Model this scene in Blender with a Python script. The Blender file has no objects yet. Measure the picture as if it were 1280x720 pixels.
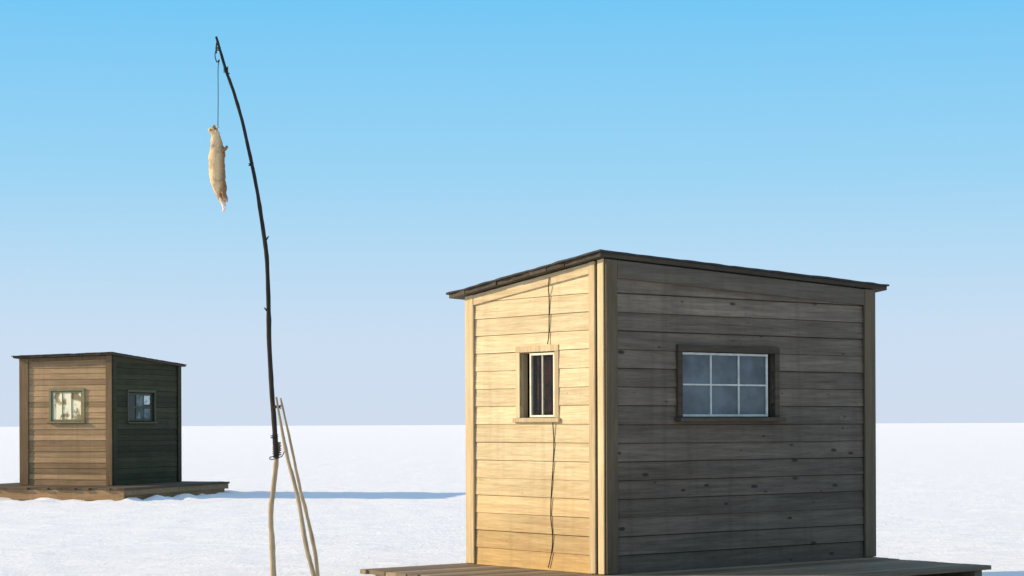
import bpy, bmesh, math, random
from mathutils import Vector, Matrix, noise
random.seed(7)
scene = bpy.context.scene
col = scene.collection
scene.view_settings.view_transform = 'Standard'
scene.view_settings.look = 'None'
scene.view_settings.exposure = 0

CAM_Z = 1.34
# ------------------------------------------------------------------ helpers
def link(o): col.objects.link(o); return o
def empty(name, loc=(0,0,0), parent=None, rotz=0.0):
    o = bpy.data.objects.new(name, None); o.empty_display_size = 0.2
    o.location = loc; o.rotation_euler = (0,0,rotz)
    if parent: o.parent = parent
    return link(o)
def finish(bm, name, mat, parent=None, smooth=False, normals=True):
    if normals: bmesh.ops.recalc_face_normals(bm, faces=bm.faces)
    me = bpy.data.meshes.new(name); bm.to_mesh(me); bm.free()
    if smooth:
        for p in me.polygons: p.use_smooth = True
    for m in (mat if isinstance(mat,(list,tuple)) else [mat]): me.materials.append(m)
    o = bpy.data.objects.new(name, me)
    if parent: o.parent = parent
    return link(o)
def newbm():
    bm = bmesh.new(); bm.loops.layers.float_color.new("tone"); return bm
def hexa(bm, v, tone=0.5, mi=0):
    L = bm.loops.layers.float_color["tone"]
    vs = [bm.verts.new(p) for p in v]
    for idx in ((0,1,2,3),(7,6,5,4),(0,4,5,1),(1,5,6,2),(2,6,7,3),(3,7,4,0)):
        f = bm.faces.new([vs[i] for i in idx]); f.material_index = mi
        for l in f.loops: l[L] = (tone,tone,tone,1)
def box(bm, x0,x1,y0,y1,z0,z1, tone=0.5, mi=0):
    hexa(bm, [(x0,y0,z0),(x1,y0,z0),(x1,y0,z1),(x0,y0,z1),(x0,y1,z0),(x1,y1,z0),(x1,y1,z1),(x0,y1,z1)], tone, mi)

# ------------------------------------------------------------------ materials
class NT:
    def __init__(s, m):
        m.use_nodes = True; s.t = m.node_tree; s.t.nodes.clear()
    def n(s, typ, **kw):
        nd = s.t.nodes.new(typ)
        ins = kw.pop('ins', {})
        for k,v in kw.items(): setattr(nd,k,v)
        for k,v in ins.items():
            if isinstance(v, bpy.types.NodeSocket): s.t.links.new(v, nd.inputs[k])
            else: nd.inputs[k].default_value = v
        return nd
    def math(s, op, a, b=0.0, c=None, clamp=False):
        nd = s.n('ShaderNodeMath', operation=op, use_clamp=clamp)
        for i,v in enumerate((a,b,c)):
            if v is None: continue
            if isinstance(v, bpy.types.NodeSocket): s.t.links.new(v, nd.inputs[i])
            else: nd.inputs[i].default_value = v
        return nd.outputs[0]
    def mix(s, f, a, b, mode='MIX'):
        nd = s.n('ShaderNodeMix', data_type='RGBA', blend_type=mode)
        for k,v in ((0,f),(6,a),(7,b)):
            if isinstance(v, bpy.types.NodeSocket): s.t.links.new(v, nd.inputs[k])
            else: nd.inputs[k].default_value = v if k==0 else (*v,1) if len(v)==3 else v
        return nd.outputs[2]
    def ramp(s, f, stops):
        nd = s.n('ShaderNodeValToRGB', ins={0:f}); e = nd.color_ramp.elements
        while len(e)<len(stops): e.new(0.5)
        for el,(p,c) in zip(e,stops):
            el.position=p; el.color = (*c,1) if len(c)==3 else c
        return nd.outputs[0]
    def rng(s, v, a,b,c,d):
        return s.n('ShaderNodeMapRange', ins={0:v,1:a,2:b,3:c,4:d}).outputs[0]
    def out(s, bsdf): 
        o = s.n('ShaderNodeOutputMaterial'); s.t.links.new(bsdf, o.inputs[0])

def wood(name, light, dark, axis='x', knots=0.8, tone_amt=0.35, base_tint=None, rough=0.8, stain=0.4, bump=0.5, knot_thr=0.11, kscale=1.0, fine=.35):
    m = bpy.data.materials.new(name); t = NT(m)
    tc = t.n('ShaderNodeTexCoord').outputs['Object']
    tone = t.n('ShaderNodeAttribute', attribute_name='tone').outputs['Fac']
    off = t.n('ShaderNodeCombineXYZ', ins={0:t.math('MULTIPLY',tone,17.0),1:t.math('MULTIPLY',tone,23.0),2:t.math('MULTIPLY',tone,9.0)}).outputs[0]
    pos = t.n('ShaderNodeVectorMath', operation='ADD', ins={0:tc,1:off}).outputs[0]
    S = {'x':(1.3,26,26),'y':(26,1.3,26),'z':(26,26,1.3)}[axis]
    gm = t.n('ShaderNodeMapping', ins={'Vector':pos,'Scale':S}).outputs[0]
    g = t.n('ShaderNodeTexNoise', ins={'Vector':gm,'Scale':1.0,'Detail':7.0,'Roughness':0.65,'Distortion':0.6}).outputs[0]
    gm2 = t.n('ShaderNodeMapping', ins={'Vector':pos,'Scale':tuple(v*4 for v in S)}).outputs[0]
    g2 = t.n('ShaderNodeTexNoise', ins={'Vector':gm2,'Scale':1.0,'Detail':4.0,'Roughness':0.7}).outputs[0]
    c = t.mix(t.rng(g,0.3,0.7,0,1), dark, light)
    c = t.mix(t.rng(g2,0.45,0.75,0,fine), c, tuple(v*0.45 for v in dark))
    st = t.n('ShaderNodeTexNoise', ins={'Vector':tc,'Scale':1.6,'Detail':6.0,'Roughness':0.6}).outputs[0]
    c = t.mix(t.rng(st,0.42,0.72,0,stain), c, tuple(v*0.6 for v in dark))
    sm = t.n('ShaderNodeMapping', ins={'Vector':tc,'Scale':(14,14,0.8)}).outputs[0]
    sk = t.n('ShaderNodeTexNoise', ins={'Vector':sm,'Scale':1.0,'Detail':4.0}).outputs[0]
    c = t.mix(t.rng(sk,0.52,0.75,0,stain*0.7), c, tuple(v*0.55 for v in dark))
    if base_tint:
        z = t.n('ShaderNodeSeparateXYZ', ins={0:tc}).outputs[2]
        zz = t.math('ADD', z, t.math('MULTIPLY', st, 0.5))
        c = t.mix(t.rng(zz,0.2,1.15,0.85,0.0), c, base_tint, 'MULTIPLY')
    tv = t.rng(tone,0,1,1-tone_amt,1+tone_amt*0.35)
    c = t.mix(1.0, c, t.n('ShaderNodeCombineColor', ins={0:tv,1:tv,2:tv}).outputs[0], 'MULTIPLY')
    K = {'x':(2.9,0,7.2),'y':(0,2.9,7.2),'z':(5.5,5.5,1.6)}[axis]
    K = tuple(v*kscale for v in K)
    km = t.n('ShaderNodeMapping', ins={'Vector':tc,'Scale':K,'Location':(3.3,1.7,0.9)}).outputs[0]
    wob = t.n('ShaderNodeTexNoise', ins={'Vector':tc,'Scale':30.0,'Detail':2.0}).outputs[0]
    vd = t.n('ShaderNodeTexVoronoi', ins={'Vector':km,'Scale':1.0,'Randomness':1.0})
    kd = t.math('ADD', vd.outputs['Distance'], t.math('MULTIPLY', t.math('SUBTRACT',wob,0.5), 0.08))
    ksz = t.n('ShaderNodeSeparateColor', ins={0:vd.outputs['Color']}).outputs[0]
    thr = t.math('MULTIPLY', ksz, knot_thr)
    kf = t.math('MULTIPLY', t.math('SUBTRACT', 1.0, t.math('DIVIDE', kd, t.math('ADD',thr,0.001)), clamp=True), 2.2, clamp=True)
    c = t.mix(t.math('MULTIPLY', kf, knots), c, tuple(v*0.25 for v in dark))
    h = t.math('ADD', t.math('MULTIPLY',g,0.6), t.math('MULTIPLY',g2,0.4))
    bn = t.n('ShaderNodeBump', ins={'Height':h,'Strength':bump,'Distance':0.006}).outputs[0]
    b = t.n('ShaderNodeBsdfPrincipled', ins={'Base Color':c,'Roughness':rough,'Normal':bn,'Specular IOR Level':0.2})
    t.out(b.outputs[0]); return m

def simple(name, c1, c2, scale=8.0, rough=0.7, bump=0.2, spec=0.3, metallic=0.0, lo=.3, hi=.7):
    m = bpy.data.materials.new(name); t = NT(m)
    tc = t.n('ShaderNodeTexCoord').outputs['Object']
    n = t.n('ShaderNodeTexNoise', ins={'Vector':tc,'Scale':scale,'Detail':6.0,'Roughness':0.6}).outputs[0]
    c = t.mix(t.rng(n,lo,hi,0,1), c1, c2)
    bn = t.n('ShaderNodeBump', ins={'Height':n,'Strength':bump,'Distance':0.01}).outputs[0]
    b = t.n('ShaderNodeBsdfPrincipled', ins={'Base Color':c,'Roughness':rough,'Normal':bn,'Specular IOR Level':spec,'Metallic':metallic})
    t.out(b.outputs[0]); return m

def glass(name, tint=(0.02,0.025,0.03), mixf=0.55):
    m = bpy.data.materials.new(name); t = NT(m)
    tr = t.n('ShaderNodeBsdfTransparent', ins={0:(0.85,0.88,0.88,1)})
    tc = t.n('ShaderNodeTexCoord').outputs['Object']
    n = t.n('ShaderNodeTexNoise', ins={'Vector':tc,'Scale':5.0,'Detail':4.0}).outputs[0]
    bn = t.n('ShaderNodeBump', ins={'Height':n,'Strength':0.08,'Distance':0.02}).outputs[0]
    b = t.n('ShaderNodeBsdfPrincipled', ins={'Base Color':(*tint,1),'Roughness':0.06,'Normal':bn})
    mx = t.n('ShaderNodeMixShader', ins={0:mixf,1:tr.outputs[0],2:b.outputs[0]})
    t.out(mx.outputs[0]); return m

M_wall_lit_y = wood('pine_boards_sunny', (0.84,0.69,0.43), (0.60,0.45,0.245), 'y', knots=0.75, tone_amt=0.15, base_tint=(0.84,0.64,0.38), stain=0.26, knot_thr=.15, kscale=1.4, fine=.5, bump=.8)  # sunlit copy of the siding, brightness put into the colour
M_wall_shaded_x = wood('weathered_boards_shaded', (0.285,0.220,0.160), (0.140,0.104,0.074), 'x', knots=0.92, tone_amt=0.30, stain=0.42, knot_thr=0.22, bump=.9, kscale=1.45, base_tint=(.56,.54,.52), fine=.5)  # weathered brown, darkened further so the colour carries the wall's shade
M_wall_shaded_y = wood('weathered_boards_shaded_side', (0.300,0.228,0.142), (0.165,0.120,0.072), 'y', knots=0.9, tone_amt=0.4)  # same shade-darkened brown, grain along the other axis
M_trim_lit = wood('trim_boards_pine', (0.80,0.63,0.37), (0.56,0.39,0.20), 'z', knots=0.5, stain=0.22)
M_trim_shaded = wood('trim_boards_shaded', (0.225,0.165,0.098), (0.135,0.095,0.055), 'z', knots=0.6, stain=0.3)  # darker copy of the pine trim, shade put into the colour
M_trim_rake = wood('rake_boards', (0.76,0.60,0.36), (0.50,0.36,0.19), 'y', knots=0.4, stain=0.25)
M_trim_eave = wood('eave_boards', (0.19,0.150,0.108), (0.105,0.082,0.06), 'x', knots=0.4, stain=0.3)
M_roof_deck = wood('roof_boarding', (0.12,0.095,0.065), (0.06,0.048,0.035), 'x', knots=0.3, stain=0.3)
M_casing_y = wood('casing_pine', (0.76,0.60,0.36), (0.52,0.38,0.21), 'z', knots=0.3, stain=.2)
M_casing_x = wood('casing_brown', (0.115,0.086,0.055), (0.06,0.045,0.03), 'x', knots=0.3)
M_deck = wood('deck_boards', (0.40,0.30,0.19), (0.23,0.165,0.10), 'x', knots=0.6, tone_amt=0.45)
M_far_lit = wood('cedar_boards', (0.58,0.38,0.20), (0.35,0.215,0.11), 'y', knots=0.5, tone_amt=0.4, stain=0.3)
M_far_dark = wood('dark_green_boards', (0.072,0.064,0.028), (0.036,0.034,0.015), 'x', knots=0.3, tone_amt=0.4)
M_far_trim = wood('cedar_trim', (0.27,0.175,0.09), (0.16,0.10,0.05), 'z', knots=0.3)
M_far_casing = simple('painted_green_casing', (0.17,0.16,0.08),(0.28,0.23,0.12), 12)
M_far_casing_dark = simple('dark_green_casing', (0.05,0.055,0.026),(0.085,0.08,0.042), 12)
M_far_deck = wood('far_deck_boards', (0.20,0.14,0.085), (0.10,0.07,0.04), 'x', knots=0.5)
M_far_skirt = wood('far_deck_beam', (0.46,0.29,0.15), (0.28,0.17,0.08), 'y', knots=0.5)
M_felt = simple('roofing_felt', (0.022,0.021,0.02),(0.06,0.055,0.05), 10, 0.85, 0.5)
M_white = simple('white_painted_sash', (0.70,0.70,0.63),(0.50,0.49,0.43), 14, 0.5, 0.1)
M_cream = simple('cream_painted_sash', (0.86,0.79,0.60),(0.66,0.58,0.40), 14, 0.5, 0.1)
M_pane_grey = simple('blue_grey_pane_reflection', (0.115,0.140,0.150),(0.050,0.066,0.072), 3.2, 0.3, 0.03, 0.4, lo=.38, hi=.62)  # mottled blue-grey stands in for reflected snow and sky
M_glass = glass('dark_window_glass',(0.015,0.017,0.018),0.3)
M_interior = simple('interior_dark', (0.03,0.024,0.018),(0.015,0.012,0.01), 6)  # near-black stands in for the unlit interior and gap shade
M_red = simple('reddish_brown_panel', (0.20,0.075,0.045),(0.025,0.016,0.013), 6, 0.9, lo=.42, hi=.56)  # mottled reddish-brown sheet behind the glass
M_cable = simple('black_cable', (0.018,0.016,0.014),(0.03,0.026,0.02), 20, 0.6)
M_string = simple('string', (0.03,0.03,0.032),(0.07,0.065,0.06), 30, 0.8)
M_pole_dark = wood('dark_bark', (0.06,0.045,0.033), (0.022,0.017,0.014), 'z', knots=0.5, stain=0.4)
M_pole_light = wood('peeled_stick', (0.64,0.48,0.29), (0.36,0.25,0.14), 'z', knots=0.7, stain=0.35)
M_far_pane = simple('cream_mottled_pane', (0.98,0.88,0.60),(0.30,0.23,0.11), 5.0, 0.5, 0.05, 0.3, lo=.49, hi=.58)  # cream pane colour with darker noise patches
M_far_pane_dark = simple('dark_green_pane', (0.018,0.022,0.017),(0.035,0.042,0.034), 3, 0.4, 0.03, 0.2)
M_pale = simple('pale_painted_reflection', (0.70,0.72,0.66),(0.40,0.42,0.38), 9, 0.8, lo=.45, hi=.6)  # reflection on the glass put in as a pale colour
M_pale2 = simple('blue_grey_panel', (0.17,0.21,0.20),(0.06,0.075,0.07), 6, 0.8, lo=.42, hi=.58)  # flat blue-grey panels just in front of the dark pane

# ------------------------------------------------------------------ planked walls
def rects_minus(u0,u1,z0,z1,op):
    if not op: return [(u0,u1,z0,z1)]
    a0,a1,b0,b1 = op
    if z1<=b0 or z0>=b1: return [(u0,u1,z0,z1)]
    out = [(u0,a0,z0,z1),(a1,u1,z0,z1)]
    if z0<b0: out.append((a0,a1,z0,b0))
    if z1>b1: out.append((a0,a1,b1,z1))
    return out
def clip_top(r, top):
    u0,u1,z0,z1 = r; t0,t1 = top(u0),top(u1)
    cuts=[u0,u1]
    for zz in (z0,z1):
        if (t0-zz)*(t1-zz)<0: cuts.append(u0+(zz-t0)/(t1-t0)*(u1-u0))
    cuts.sort(); res=[]
    for a,b in zip(cuts[:-1],cuts[1:]):
        if b-a<0.002: continue
        za,zb = min(z1,top(a)),min(z1,top(b))
        if max(za,zb)-z0<0.004: continue
        res.append((a,b,z0,max(za,z0+.001),max(zb,z0+.001)))
    return res
def plank_wall(parent, axis, c, outd, U0, U1, top, rowh, mat, opening=None, lip=0.007, gapm=1.0):
    bm = newbm()
    def P(u,o,z):
        return (u, c+outd*o, z) if axis=='x' else (c+outd*o, u, z)
    z = 0.0
    while z < max(top(U0),top(U1)):
        hgt = rowh*random.uniform(0.98,1.02); gap = random.uniform(0.003,0.005)*gapm
        tone = random.random(); pr = random.uniform(-0.0015,0.002)
        sag0,sag1 = random.uniform(-.002,.002),random.uniform(-.002,.002)
        for r in rects_minus(U0,U1,z,z+hgt-gap,opening):
            for (a,b,z0,za,zb) in clip_top(r, top):
                ob, ot = 0.026+pr, 0.026-lip+pr
                hexa(bm,[P(a,0,z0+sag0),P(b,0,z0+sag1),P(b,0,zb+sag1),P(a,0,za+sag0),
                         P(a,ob,z0+sag0),P(b,ob,z0+sag1),P(b,ot,zb+sag1),P(a,ot,za+sag0)],tone)
        z += hgt
    for r in rects_minus(U0,U1,0,3.2,opening):
        for (a,b,z0,za,zb) in clip_top(r, top):
            hexa(bm,[P(a,-0.03,z0),P(b,-0.03,z0),P(b,-0.03,zb),P(a,-0.03,za),P(a,-0.001,z0),P(b,-0.001,z0),P(b,-0.001,zb),P(a,-0.001,za)],0.0)
    return finish(bm,'wall',mat,parent)

def mk_box(parent, name, mat, ext, tone=0.5, bevel=0.004):
    bm = newbm()
    for e in (ext if isinstance(ext[0],(list,tuple)) else [ext]):
        box(bm,*e,tone=random.random())
    o = finish(bm,name,mat,parent)
    b = o.modifiers.new('bevel','BEVEL'); b.width=bevel; b.segments=2; b.limit_method='ANGLE'
    return o

def window(parent, axis, c, outd, op, casing, casing_mat, sash_mat, pane_mat, cols, rows, sash, bar=0.02, sashw=0.028, sill=0.03, tinted_panel=None, casing_proud=0.045, fwd=0.0, cdepth=-0.045):
    W = empty('window', (0,0,0), parent)
    def B(u0,u1,o0,o1,z0,z1):
        lo,hi = sorted((c+outd*o0, c+outd*o1))
        return (u0,u1,lo,hi,z0,z1) if axis=='x' else (lo,hi,u0,u1,z0,z1)
    a0,a1,b0,b1 = op; k=casing; p=casing_proud
    mk_box(W,'frame',casing_mat,[B(a0-k,a1+k,0.0,p,b1,b1+k),B(a0-k,a0,0.0,p-.003,b0,b1-.001),B(a1,a1+k,0.0,p-.003,b0,b1-.001),
        B(a0,a1,-0.05,0.0,b1-0.008,b1-.002),B(a0+.0005,a0+.007,-0.05,0.0,b0+.008,b1-.009),B(a1-.007,a1-.0005,-0.05,0.0,b0+.008,b1-.009)])
    mk_box(W,'sill',casing_mat,[B(a0-k-.02,a1+k+.02,0.0,p+sill,b0-0.034,b0-.001)])
    s0,s1,t0,t1 = sash; w=sashw; F=fwd
    bars=[B(s0,s1,-0.03+F,0.004+F,t1-w,t1),B(s0,s1,-0.03+F,0.004+F,t0,t0+w),B(s0,s0+w,-0.029+F,0.003+F,t0+w,t1-w),B(s1-w,s1,-0.029+F,0.003+F,t0+w,t1-w)]
    for i in range(1,cols):
        x = s0+w+(s1-s0-2*w)*i/cols; bars.append(B(x-bar/2,x+bar/2,-0.018+F,0.001+F,t0+w,t1-w))
    for j in range(1,rows):
        zz = t0+w+(t1-t0-2*w)*j/rows; bars.append(B(s0+w,s1-w,-0.017+F,-0.0005+F,zz-bar/2,zz+bar/2))
    mk_box(W,'sash',sash_mat,bars,bevel=0.002)
    mk_box(W,'glass',pane_mat,[B(s0+w*.5,s1-w*.5,-0.016+F,-0.010+F,t0+w*.5,t1-w*.5)],bevel=0.0005)
    if tinted_panel: 
        bm=newbm(); n=24
        u0,u1,z0,z1,cm = tinted_panel
        prev=None
        for i in range(n+1):
            u=u0+(u1-u0)*i/n; o=cdepth+0.004*math.sin(i*.9)
            q=[]
            for z in (z0+random.uniform(0,.03),z1):
                q.append(bm.verts.new((u,c+outd*o,z) if axis=='x' else (c+outd*o,u,z)))
            if prev: bm.faces.new((prev[0],q[0],q[1],prev[1]))
            prev=q
        finish(bm,'tinted_panel',cm,W,smooth=True)
    return W

def roof_part(parent, r0,r1,l0,l1, zf, deckmat, rake_mat=None):
    R = empty('roof',(0,0,0),parent)
    bm=newbm(); n=9
    for i in range(n):
        a=l0+.02+(l1-l0-.04)*i/n; b=l0+.02+(l1-l0-.04)*(i+1)/n-.004
        e0=r0+.02+random.uniform(-.010,.006); e1=r1-.02+random.uniform(-.006,.010)
        hexa(bm,[(e0,a,zf(e0,a)-.045),(e1,a,zf(e1,a)-.045),(e1,a,zf(e1,a)-.014),(e0,a,zf(e0,a)-.014),
                 (e0,b,zf(e0,b)-.045),(e1,b,zf(e1,b)-.045),(e1,b,zf(e1,b)-.014),(e0,b,zf(e0,b)-.014)],random.random())
    finish(bm,'roof_boarding',deckmat,R)
    bm=newbm(); nx=60; ny=40; g={}; 
    for i in range(nx+1):
        for j in range(ny+1):
            fx=i/nx; fy=j/ny
            x=r0+(r1-r0)*fx; y=l0+(l1-l0)*fy
            if i in(0,nx): x+=0.022*noise.noise(Vector((y*7,i*3.1,2)))
            if j in(0,ny): y+=0.010*noise.noise(Vector((x*6,j*1.7,9)))
            w=0.005*noise.noise(Vector((x*2.3,y*2.3,1)))+0.005*noise.noise(Vector((x*8,y*8,4)))
            if i==0: w*=1.8
            for k,dz in ((0,-0.013),(1,0.0)):
                g[i,j,k]=bm.verts.new((x,y,zf(x,y)+w*(0.8 if k else 0.5)+dz))
    for i in range(nx):
        for j in range(ny):
            bm.faces.new((g[i,j,1],g[i+1,j,1],g[i+1,j+1,1],g[i,j+1,1]))
            bm.faces.new((g[i,j,0],g[i,j+1,0],g[i+1,j+1,0],g[i+1,j,0]))
    for i in range(nx):
        for j in (0,ny): bm.faces.new((g[i,j,0],g[i+1,j,0],g[i+1,j,1],g[i,j,1]))
    for j in range(ny):
        for i in (0,nx): bm.faces.new((g[i,j,0],g[i,j+1,0],g[i,j+1,1],g[i,j,1]))
    finish(bm,'roofing_felt',M_felt,R)
    return R

def sloped_board(bm, P, u0,u1,top,h,o0,o1,tone=0.5):
    hexa(bm,[P(u0,o0,top(u0)-h),P(u1,o0,top(u1)-h),P(u1,o0,top(u1)),P(u0,o0,top(u0)),
             P(u0,o1,top(u0)-h),P(u1,o1,top(u1)-h),P(u1,o1,top(u1)),P(u0,o1,top(u0))],tone)

def tube(bm, pts, rad, sides=10, sub=6, rough=0.0, seed=0):
    P=[Vector(p) for p in pts]; n=len(P); path=[]; rr=[]
    for i in range(n-1):
        p0=P[max(i-1,0)];p1=P[i];p2=P[i+1];p3=P[min(i+2,n-1)]
        for k in range(sub):
            t=k/sub
            path.append(0.5*((2*p1)+(p2-p0)*t+(2*p0-5*p1+4*p2-p3)*t*t+(3*p1-p0-3*p2+p3)*t**3))
            rr.append(rad[i]*(1-t)+rad[i+1]*t)
    path.append(P[-1]); rr.append(rad[-1])
    L=bm.loops.layers.float_color["tone"]; rings=[]
    for i,p in enumerate(path):
        d=(path[min(i+1,len(path)-1)]-path[max(i-1,0)]).normalized()
        a=d.cross(Vector((0,1,0.01))); a=a.normalized() if a.length>1e-4 else Vector((1,0,0)); b=d.cross(a).normalized()
        ring=[]
        for k in range(sides):
            th=2*math.pi*k/sides
            r=rr[i]*(1+rough*noise.noise(Vector((math.cos(th)*1.5+seed,math.sin(th)*1.5,i*0.55))))
            if rough and i%9==seed%9: r*=1.0+rough*0.6
            ring.append(bm.verts.new(p+a*math.cos(th)*r+b*math.sin(th)*r))
        rings.append(ring)
    for i in range(len(rings)-1):
        for k in range(sides):
            f=bm.faces.new((rings[i][k],rings[i][(k+1)%sides],rings[i+1][(k+1)%sides],rings[i+1][k]))
            for l in f.loops: l[L]=(.5,.5,.5,1)
    bm.faces.new(rings[0]); bm.faces.new(rings[-1][::-1])

# ================================================================== near shack
ang = math.atan2(0.627,0.779)
shack = empty('fishing_shack',(0.7085,15.0,0.20),None,ang)
shack['label']='pale pine ice-fishing shack with sloping roof on wooden platform'
shack['category']='shack'; shack['group']='ice-fishing shacks on the frozen lake'
LR, LL = 3.01, 1.675
zr = lambda r,l: 2.436-0.039*r-0.117*l
under = lambda r,l: zr(r,l)-0.047
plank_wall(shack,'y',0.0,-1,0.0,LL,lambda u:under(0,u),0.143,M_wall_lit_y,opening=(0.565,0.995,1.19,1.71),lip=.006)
plank_wall(shack,'x',0.0,-1,0.0,LR,lambda u:under(u,0),0.143,M_wall_shaded_x,opening=(0.765,1.80,1.19,1.705),lip=.011,gapm=1.6)
plank_wall(shack,'y',LR,1,0.0,LL,lambda u:under(LR,u),0.150,M_wall_shaded_y)
plank_wall(shack,'x',LL,1,0.0,LR,lambda u:under(u,LL),0.150,M_wall_shaded_x)
roof_part(shack,-0.12,LR+0.16,-0.08,LL+0.17,zr,M_roof_deck)
PY=lambda u,o,z:(-o,u,z); PX=lambda u,o,z:(u,-o,z)
def post(bm,P,u0,u1,top,o0,o1,tone):
    hexa(bm,[P(u0,o0,0.004),P(u1,o0,0.004),P(u1,o0,top(u1)),P(u0,o0,top(u0)),P(u0,o1,0.004),P(u1,o1,0.004),P(u1,o1,top(u1)),P(u0,o1,top(u0))],tone)
ty=lambda u:under(0,u)-.002
tx=lambda u:under(u,0)-.002
def piece(fn,name,mat,par=None):
    bm=newbm(); fn(bm); o=finish(bm,name,mat,par or shack)
    b=o.modifiers.new('bevel','BEVEL'); b.width=.004; b.segments=2; b.limit_method='ANGLE'
    return o
piece(lambda b:post(b,PY,-0.026,0.042,ty,0.03,0.044,.9),'corner_board',M_trim_lit)
piece(lambda b:post(b,PY,0.072,0.140,ty,0.028,0.046,.4),'corner_board',M_trim_lit)
piece(lambda b:post(b,PY,LL-0.095,LL+0.01,ty,0.028,0.046,.6),'corner_board',M_trim_lit)
piece(lambda b:post(b,PX,-0.029,0.085,tx,0.027,0.047,.3),'corner_board',M_trim_shaded)
piece(lambda b:post(b,PX,LR-0.12,LR+0.015,tx,0.028,0.050,.5),'corner_board',M_trim_shaded)
piece(lambda b:post(b,PY,0.043,0.071,lambda u:ty(u)-.001,0.026,0.031,.0),'gap_shade_strip',M_interior)  # dark strip standing in for the shade between corner boards
piece(lambda b:(sloped_board(b,PY,0.142,LL-.097,lambda u:ty(u)-.002,0.085,0.028,0.042,.7)),'rake_board',M_trim_rake)
piece(lambda b:sloped_board(b,PX,0.087,LR-.122,lambda u:tx(u)-.002,0.135,0.028,0.048,.6),'eave_board',M_trim_eave)
window(shack,'y',0.0,-1,(0.565,0.995,1.19,1.71),0.050,M_casing_y,M_cream,M_glass,2,1,(0.57,0.875,1.195,1.700),bar=0.009,sashw=0.017,tinted_panel=(0.58,0.86,1.22,1.69,M_red),fwd=.022,casing_proud=.034,sill=.015)
window(shack,'x',0.0,-1,(0.765,1.80,1.19,1.705),0.052,M_casing_x,M_white,M_pane_grey,3,2,(0.770,1.74,1.195,1.70),bar=0.013,sashw=0.018,fwd=.018,casing_proud=.05,sill=.05)
mk_box(shack,'dark_interior_sheets',M_interior,[(0.35,0.37,0.25,1.35,0.7,2.0),(0.5,2.2,0.30,0.32,0.8,2.0)])  # added dark sheets standing in for the unlit room behind the windows
bm=newbm()
tube(bm,[PY(.60,.050,2.285),PY(.612,.047,2.2),PY(.622,.032,2.12),PY(.625,.031,1.95),PY(.63,.030,1.84),PY(.632,.042,1.765)],[.0042]*6,6,6)
finish(bm,'power_cable',M_cable,shack,smooth=True)
bm=newbm()
tube(bm,[PY(.575,.040,1.155),PY(.574,.030,1.0),PY(.588,.029,.8),PY(.607,.030,.6),PY(.615,.030,.42),PY(.595,.030,.28),PY(.605,.030,.15),PY(.64,.036,.02)],[.0042]*8,6,6)
finish(bm,'power_cable',M_cable,shack,smooth=True)
bm=newbm(); y=-1.30; 
while y<1.70:
    w=0.14; a=-1.07+random.uniform(-.02,.02); b=2.95+random.uniform(-.02,.02)+max(0,min(.1,(y+.6)*.2))
    box(bm,a,b,y,min(y+w-.006,1.72),-0.035,0.0+random.uniform(-.003,0),random.random()); y+=w
for x in (-0.95,0.3,1.6,2.80): box(bm,x,x+.09,-1.26,1.68,-0.125,-0.036,random.random())
for yy in (-1.2,0.1,1.45): box(bm,-1.05,2.93,yy,yy+.09,-0.23,-0.127,random.random())
finish(bm,'platform',M_deck,shack)

# ================================================================== far shack
ang2=math.atan2(0.95,0.31)
far = empty('fishing_shack',(-7.45,36.9,0.23),None,ang2)
far['label']='small brown ice-fishing shack with dark green side on low platform'
far['category']='shack'; far['group']='ice-fishing shacks on the frozen lake'
FR,FL=2.65,1.92
zf2=lambda r,l:2.475-0.052*r-0.02*l
un2=lambda r,l:zf2(r,l)-.047
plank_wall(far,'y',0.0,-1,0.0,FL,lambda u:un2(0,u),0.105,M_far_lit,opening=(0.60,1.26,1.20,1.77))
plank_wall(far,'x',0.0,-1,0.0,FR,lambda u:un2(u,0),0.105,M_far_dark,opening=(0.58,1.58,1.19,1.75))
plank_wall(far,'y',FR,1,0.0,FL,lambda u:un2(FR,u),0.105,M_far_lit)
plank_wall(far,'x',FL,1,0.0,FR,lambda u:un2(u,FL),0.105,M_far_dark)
roof_part(far,-0.15,FR+0.17,-0.1,FL+0.13,zf2,M_roof_deck)
t2y=lambda u:un2(0,u)-.002
t2x=lambda u:un2(u,0)-.002
piece(lambda b:post(b,PY,-0.028,0.10,t2y,0.029,0.055,.7),'corner_board',M_far_trim,far)
piece(lambda b:post(b,PY,FL-.17,FL+.02,t2y,0.029,0.055,.6),'corner_board',M_far_trim,far)
piece(lambda b:post(b,PX,-0.027,0.10,t2x,0.031,0.052,.6),'corner_board',M_far_dark,far)
piece(lambda b:post(b,PX,FR-.12,FR+.02,t2x,0.031,0.052,.6),'corner_board',M_far_dark,far)
piece(lambda b:sloped_board(b,PY,0.102,FL-.172,lambda u:t2y(u)-.002,0.07,0.029,0.05,.3),'rake_board',M_far_trim,far)
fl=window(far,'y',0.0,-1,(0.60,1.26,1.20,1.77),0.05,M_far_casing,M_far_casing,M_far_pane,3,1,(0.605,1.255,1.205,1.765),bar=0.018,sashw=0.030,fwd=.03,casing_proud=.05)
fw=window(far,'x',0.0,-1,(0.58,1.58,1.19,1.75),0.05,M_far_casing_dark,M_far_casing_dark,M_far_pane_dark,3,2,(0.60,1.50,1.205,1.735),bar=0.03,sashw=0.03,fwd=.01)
mk_box(fw,'tinted_panel',M_pale2,[(0.93,1.18,-0.006,-0.004,1.25,1.70)],bevel=.0005)
mk_box(fw,'tinted_panel',M_pale2,[(1.22,1.46,-0.006,-0.004,1.25,1.44)],bevel=.0005)
mk_box(fw,'tinted_panel',M_pale,[(1.22,1.45,-0.0065,-0.0045,1.52,1.69)],bevel=.0005)  # white piece standing in for a reflection on the pane
bm=newbm(); y=-1.0
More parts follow.
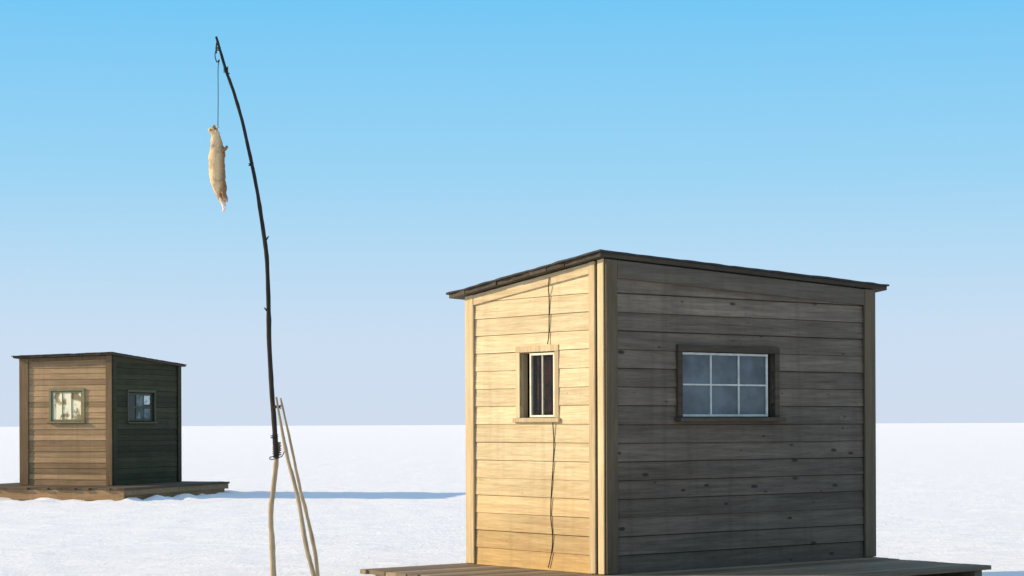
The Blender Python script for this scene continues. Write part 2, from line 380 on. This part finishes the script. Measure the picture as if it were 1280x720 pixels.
while y<FL+1.0:
    box(bm,-1.35+random.uniform(-.03,.03),2.9+random.uniform(-.03,.03),y,y+.134,-0.04,random.uniform(-.004,0),random.random()); y+=.14
finish(bm,'platform',M_far_deck,far)
bm=newbm()
for yy in (-0.9,0.0,1.0,2.0,2.8): box(bm,-1.3,2.85,yy,yy+.09,-0.24,-.13,random.random())
box(bm,-1.33,-1.29,-0.98,2.9,-0.225,-0.042,0.8)
box(bm,2.82,2.86,-0.98,2.9,-0.14,-0.042,0.4)
box(bm,-1.285,2.815,-0.985,-0.95,-0.135,-0.042,0.3)
finish(bm,'platform_beam',M_far_skirt,far)

# ================================================================== bent pole
K=0.005248; D=13.0
def px(x,y,dy=0.0): return (( x-640)*K, D+dy, CAM_Z-(y-531.2)*K)
rig = empty('bent_pole',(px(345,565)[0],D,0.0))
rig['label']='tall bent dark pole with light support sticks and hanging string'
rig['category']='pole'
def rel(p): return (p[0]-rig.location[0],p[1]-rig.location[1],p[2])
bm=newbm()
up=[(272,45),(277,62),(284,87),(293,112),(304,150),(314,195),(322,235),(329,280),(334,320),(336,370),(337,430),(340,490),(343,530),(345,572)]
tube(bm,[rel(px(*p)) for p in up],[.008,.0085,.010,.0105,.011,.0115,.012,.0138,.0138,.0145,.015,.016,.017,.017],10,6,0.16,3)
tube(bm,[rel(px(273,52)),rel(px(272,60)),rel(px(272.5,66))],[.005,.005,.004],6,4,.2,1)
tube(bm,[rel(px(314,205)),rel(px(320,211,-.02))],[.008,.003],6,3,.2,1)
tube(bm,[rel(px(336,390)),rel(px(331,384,-.01))],[.007,.003],6,3,.2,2)
tube(bm,[rel(px(333,300)),rel(px(337,295,-.01))],[.007,.003],6,3,.2,2)
finish(bm,'upper_pole',M_pole_dark,rig,smooth=True)
bm=newbm()
tube(bm,[rel(px(348,552,.03)),rel(px(342,600,.02)),rel(px(338,640,.01)),rel(px(340,690)),rel(px(342,740)),rel(px(341,790))],[.014,.0155,.0165,.018,.019,.020],10,8,0.25,5)
finish(bm,'lower_pole',M_pole_light,rig,smooth=True)
bm=newbm()
tube(bm,[rel(px(346,496,-.03)),rel(px(358,560,-.06)),rel(px(374,620,-.12)),rel(px(386,680,-.2)),rel(px(399,730,-.26)),rel(px(405,800,-.32))],[.007,.011,.0125,.0145,.0155,.017],10,8,0.25,8)
finish(bm,'brace_stick',M_pole_light,rig,smooth=True)
bm=newbm()
tube(bm,[rel(px(350,497,.03)),rel(px(363,560,.07)),rel(px(372,610,.12)),rel(px(378,640,.2)),rel(px(389,700,.26)),rel(px(393,765,.32))],[.006,.009,.010,.012,.0145,.016],10,8,0.25,11)
finish(bm,'brace_stick',M_pole_light,rig,smooth=True)
def wrap(cx,cy,turns,r,h,extra=None):
    bm=newbm(); pts=[]; n=turns*8
    for i in range(n+1):
        a=2*math.pi*i/8; z=cy+h*i/n
        x,y,zz=rel(px(cx,z)); pts.append((x+math.cos(a)*r,y+math.sin(a)*r,zz+random.uniform(-.002,.002)))
    if extra: pts+= [rel(px(*e)) for e in extra]
    tube(bm,pts,[.0035]*len(pts),5,2)
    finish(bm,'lashing',M_cable,rig,smooth=True)
wrap(346,557,4,.027,11,[(338,571,-.035),(340,574,-.03),(353,570,-.035),(356,562,-.03)])
wrap(343,543,2,.023,5); wrap(346.5,506,2,.024,4)
wrap(284,83,4,.0135,7,[(289,92,-.015)]); wrap(275,58,3,.012,5); wrap(315,203,2,.0145,4)
bm=newbm()
tube(bm,[rel(px(276,60)),rel(px(279,74,-.012)),rel(px(284,85,-.02))],[.003]*3,5,3)
finish(bm,'lashing',M_cable,rig,smooth=True)
bm=newbm()
tube(bm,[rel(px(273,58)),rel(px(270.5,68)),rel(px(273,77)),rel(px(276,74)),rel(px(274.3,84)),rel(px(274.3,120)),rel(px(273.8,157))],[.0035,.0035,.004,.0035,.0028,.0026,.0028],6,4)
finish(bm,'string',M_string,rig,smooth=True)

# ================================================================== hanging animal
def skin_mesh(name, verts, edges, radii, mat, root=0, sub=2):
    me=bpy.data.meshes.new(name+'_cage'); me.from_pydata(verts,edges,[]); o=bpy.data.objects.new(name+'_cage',me); link(o)
    s=o.modifiers.new('skin','SKIN'); s.use_smooth_shade=True
    for i,r in enumerate(radii):
        rr=r if isinstance(r,tuple) else (r,r)
        me.skin_vertices[0].data[i].radius=rr; me.skin_vertices[0].data[i].use_root=(i==root)
    sb=o.modifiers.new('sub','SUBSURF'); sb.levels=sub; sb.render_levels=sub
    dg=bpy.context.evaluated_depsgraph_get(); dg.update()
    nm=bpy.data.meshes.new_from_object(o.evaluated_get(dg)); nm.name=name
    bpy.data.objects.remove(o,do_unlink=True)
    for v in nm.vertices:
        c=v.co; nn=noise.noise(c*18)*.008+noise.noise(c*60)*.004
        v.co=c+v.normal*nn
    nm.materials.clear(); nm.materials.append(mat)
    for p in nm.polygons: p.use_smooth=True
    ob=bpy.data.objects.new(name,nm); return link(ob)
am=bpy.data.materials.new('tan_orange_fur'); t=NT(am)
tc=t.n('ShaderNodeTexCoord').outputs['Object']
n1=t.n('ShaderNodeTexNoise',ins={'Vector':tc,'Scale':12.0,'Detail':4.0}).outputs[0]
mp=t.n('ShaderNodeMapping',ins={'Vector':tc,'Scale':(120,120,22)}).outputs[0]
n2=t.n('ShaderNodeTexNoise',ins={'Vector':mp,'Scale':1.0,'Detail':4.0}).outputs[0]
c=t.mix(t.rng(n1,.50,.66,0,.85),(0.76,0.51,0.27),(0.25,0.11,0.04))
c=t.mix(t.rng(n2,.45,.7,0,.3),c,(0.86,0.68,0.44))
sx=t.n('ShaderNodeSeparateXYZ',ins={0:tc})
c=t.mix(t.rng(sx.outputs[0],.004,.040,0,.85),c,(0.20,0.09,0.035))  # darker right flank: shade away from the sun put into fur colour
c=t.mix(t.rng(sx.outputs[2],-.53,-.47,.9,0),c,(0.95,0.80,0.70))  # pale lower tip is a painted highlight
bn=t.n('ShaderNodeBump',ins={'Height':n2,'Strength':.7,'Distance':.005}).outputs[0]
t.out(t.n('ShaderNodeBsdfPrincipled',ins={'Base Color':c,'Roughness':.85,'Normal':bn,'Specular IOR Level':.2}).outputs[0])
O=px(273,157)
def ra(x,y,dy=0): p=px(x,y,dy); return (p[0]-O[0],p[1]-O[1],p[2]-O[2])
V=[ra(271,170),ra(269,164),ra(264.5,161.5),ra(260.5,162),
   ra(273,183),ra(271.5,198),ra(271,212),ra(273,226),ra(276,237),
   ra(279,187,-.02),ra(283,187,-.03),ra(286,182,-.03),
   ra(268,188,.03),ra(264.5,199,.035),ra(263,210,.03),
   ra(279.5,236,-.02),ra(281,244,-.025),ra(285.5,252,-.02),
   ra(274,243,.02),ra(277,251,.022),ra(281,256,.02),
   ra(268,159,-.012),ra(269,155.5,-.018),ra(270.5,159.5,.016),ra(273.5,156.5,.02),
   ra(279,248),ra(281,258),ra(280,265)]
E=[(0,1),(1,2),(2,3),(0,4),(4,5),(5,6),(6,7),(7,8),(4,9),(9,10),(10,11),(4,12),(12,13),(13,14),(8,15),(15,16),(16,17),(8,18),(18,19),(19,20),(1,21),(21,22),(1,23),(23,24),(8,25),(25,26),(26,27)]
Rr=[.030,.033,.021,.011,.054,.058,.057,.054,.042,.021,.015,.008,.019,.013,.008,.026,.019,.008,.022,.014,.008,.009,.005,.009,.005,.019,.013,.005]
an=skin_mesh('hanging_carcass',V,E,Rr,am,root=4,sub=3)
an.location=(O[0]+.004,O[1],O[2])
an['label']='tan furred animal carcass hanging by its neck from string'
an['category']='animal'

# ================================================================== ground
xs=[];x=-14.0
while x<=14.001: xs.append(x); x+=0.11
s=.25; x=14.0
while x<5000: x+=s; s*=1.28; xs.append(x); xs.insert(0,-x)
ys=[];y=8.0
while y<=16: ys.append(y); y+=.3
while y<=48: ys.append(y); y+=0.08 if y<28 else 0.16
s=.3
while y<7000: ys.append(y); y+=s; s*=1.12
y=8.0;s=.3
while y>-1500: y-=s; s*=1.35; ys.insert(0,y)
ca,sa=math.cos(ang2),math.sin(ang2)
def gz(x,y):
    f=max(0.0,1-math.hypot(x,y-20)/160)
    if f<=0: return -0.015
    h=0.020*noise.noise(Vector((x*.25,y*.7,0)))+0.018*noise.noise(Vector((x*.9+3,y*1.6,4)))
    h+=0.014*noise.noise(Vector((x*2.2,y*3.4,7)))+0.022*max(0,noise.noise(Vector((x*3.1,y*5,17)))-.1)
    dx,dy=x+7.45,y-36.9; r=dx*ca+dy*sa; l=-dx*sa+dy*ca
    d=math.hypot(max(-1.35-r,0,r-2.9),max(-1.0-l,0,l-2.9))
    if 0<d<3: h+=(0.075*math.exp(-d*1.3))*(0.5+1.8*noise.noise(Vector((x*2.7,y*2.7,30))))
    return h*f-0.015
bm=bmesh.new(); grid=[[bm.verts.new((x,y,gz(x,y))) for x in xs] for y in ys]
for j in range(len(ys)-1):
    for i in range(len(xs)-1):
        bm.faces.new((grid[j][i],grid[j][i+1],grid[j+1][i+1],grid[j+1][i]))
sm=bpy.data.materials.new('windblown_snow'); t=NT(sm)
tc=t.n('ShaderNodeTexCoord').outputs['Object']
m1=t.n('ShaderNodeMapping',ins={'Vector':tc,'Scale':(1.2,3.2,1)}).outputs[0]
a=t.n('ShaderNodeTexNoise',ins={'Vector':m1,'Scale':1.4,'Detail':9.0,'Roughness':.7,'Distortion':.4}).outputs[0]
b2=t.n('ShaderNodeTexNoise',ins={'Vector':tc,'Scale':16.0,'Detail':6.0,'Roughness':.7}).outputs[0]
c=t.mix(t.rng(a,.35,.65,0,1),(0.93,0.895,0.87),(0.99,0.95,0.905))
h=t.math('ADD',t.math('MULTIPLY',a,.7),t.math('MULTIPLY',b2,.3))
bn=t.n('ShaderNodeBump',ins={'Height':h,'Strength':.85,'Distance':.08}).outputs[0]
t.out(t.n('ShaderNodeBsdfPrincipled',ins={'Base Color':c,'Roughness':.8,'Normal':bn,'Specular IOR Level':.2}).outputs[0])
g=finish(bm,'snow_ground',sm,None,smooth=True,normals=False); g['kind']='structure'

# ================================================================== sky, sun, camera
EL=math.radians(24)
w=bpy.data.worlds.new('World'); scene.world=w
t=NT(w)
sky=t.n('ShaderNodeTexSky',sky_type='NISHITA',sun_disc=False)
sky.sun_elevation=EL; sky.sun_rotation=math.radians(-88); sky.altitude=0
sky.air_density=1.0; sky.dust_density=0.3; sky.ozone_density=3.0
el=t.n('ShaderNodeSeparateXYZ',ins={0:t.n('ShaderNodeTexCoord').outputs['Generated']}).outputs[2]
clear=t.ramp(el,[(0.0,(.635,.73,.875)),(0.045,(.60,.735,.895)),(0.085,(.47,.71,.91)),(0.125,(.335,.665,.915)),(0.21,(.175,.58,.93)),(0.5,(.29,.49,.80)),(1.0,(.46,.57,.76))])
nish=t.n('ShaderNodeVectorMath',operation='SCALE',ins={0:sky.outputs[0],'Scale':0.12}).outputs[0]
c=t.mix(0.97,nish,clear)
bg=t.n('ShaderNodeBackground',ins={0:c,1:1.0})
o=t.n('ShaderNodeOutputWorld',ins={0:bg.outputs[0]})
sd=bpy.data.lights.new('sun','SUN'); sd.energy=5.0; sd.angle=math.radians(.5); sd.color=(1.0,.81,.55)
so=link(bpy.data.objects.new('sun',sd)); 
so.rotation_euler=Vector((math.cos(EL),-0.04,-math.sin(EL))).to_track_quat('-Z','Y').to_euler()
so.location=(-20,10,15)
cd=bpy.data.cameras.new('camera'); cam=link(bpy.data.objects.new('camera',cd))
cd.sensor_width=36; cd.lens=2477/1280*36
cam.matrix_world=Matrix.Translation((0,0,CAM_Z))@Matrix.Rotation(math.pi/2,4,'X')@Matrix.Rotation(math.radians(-.224),4,'Z')
cd.shift_y=170.5/1280; cd.clip_end=20000; cd.clip_start=.1
scene.camera=cam
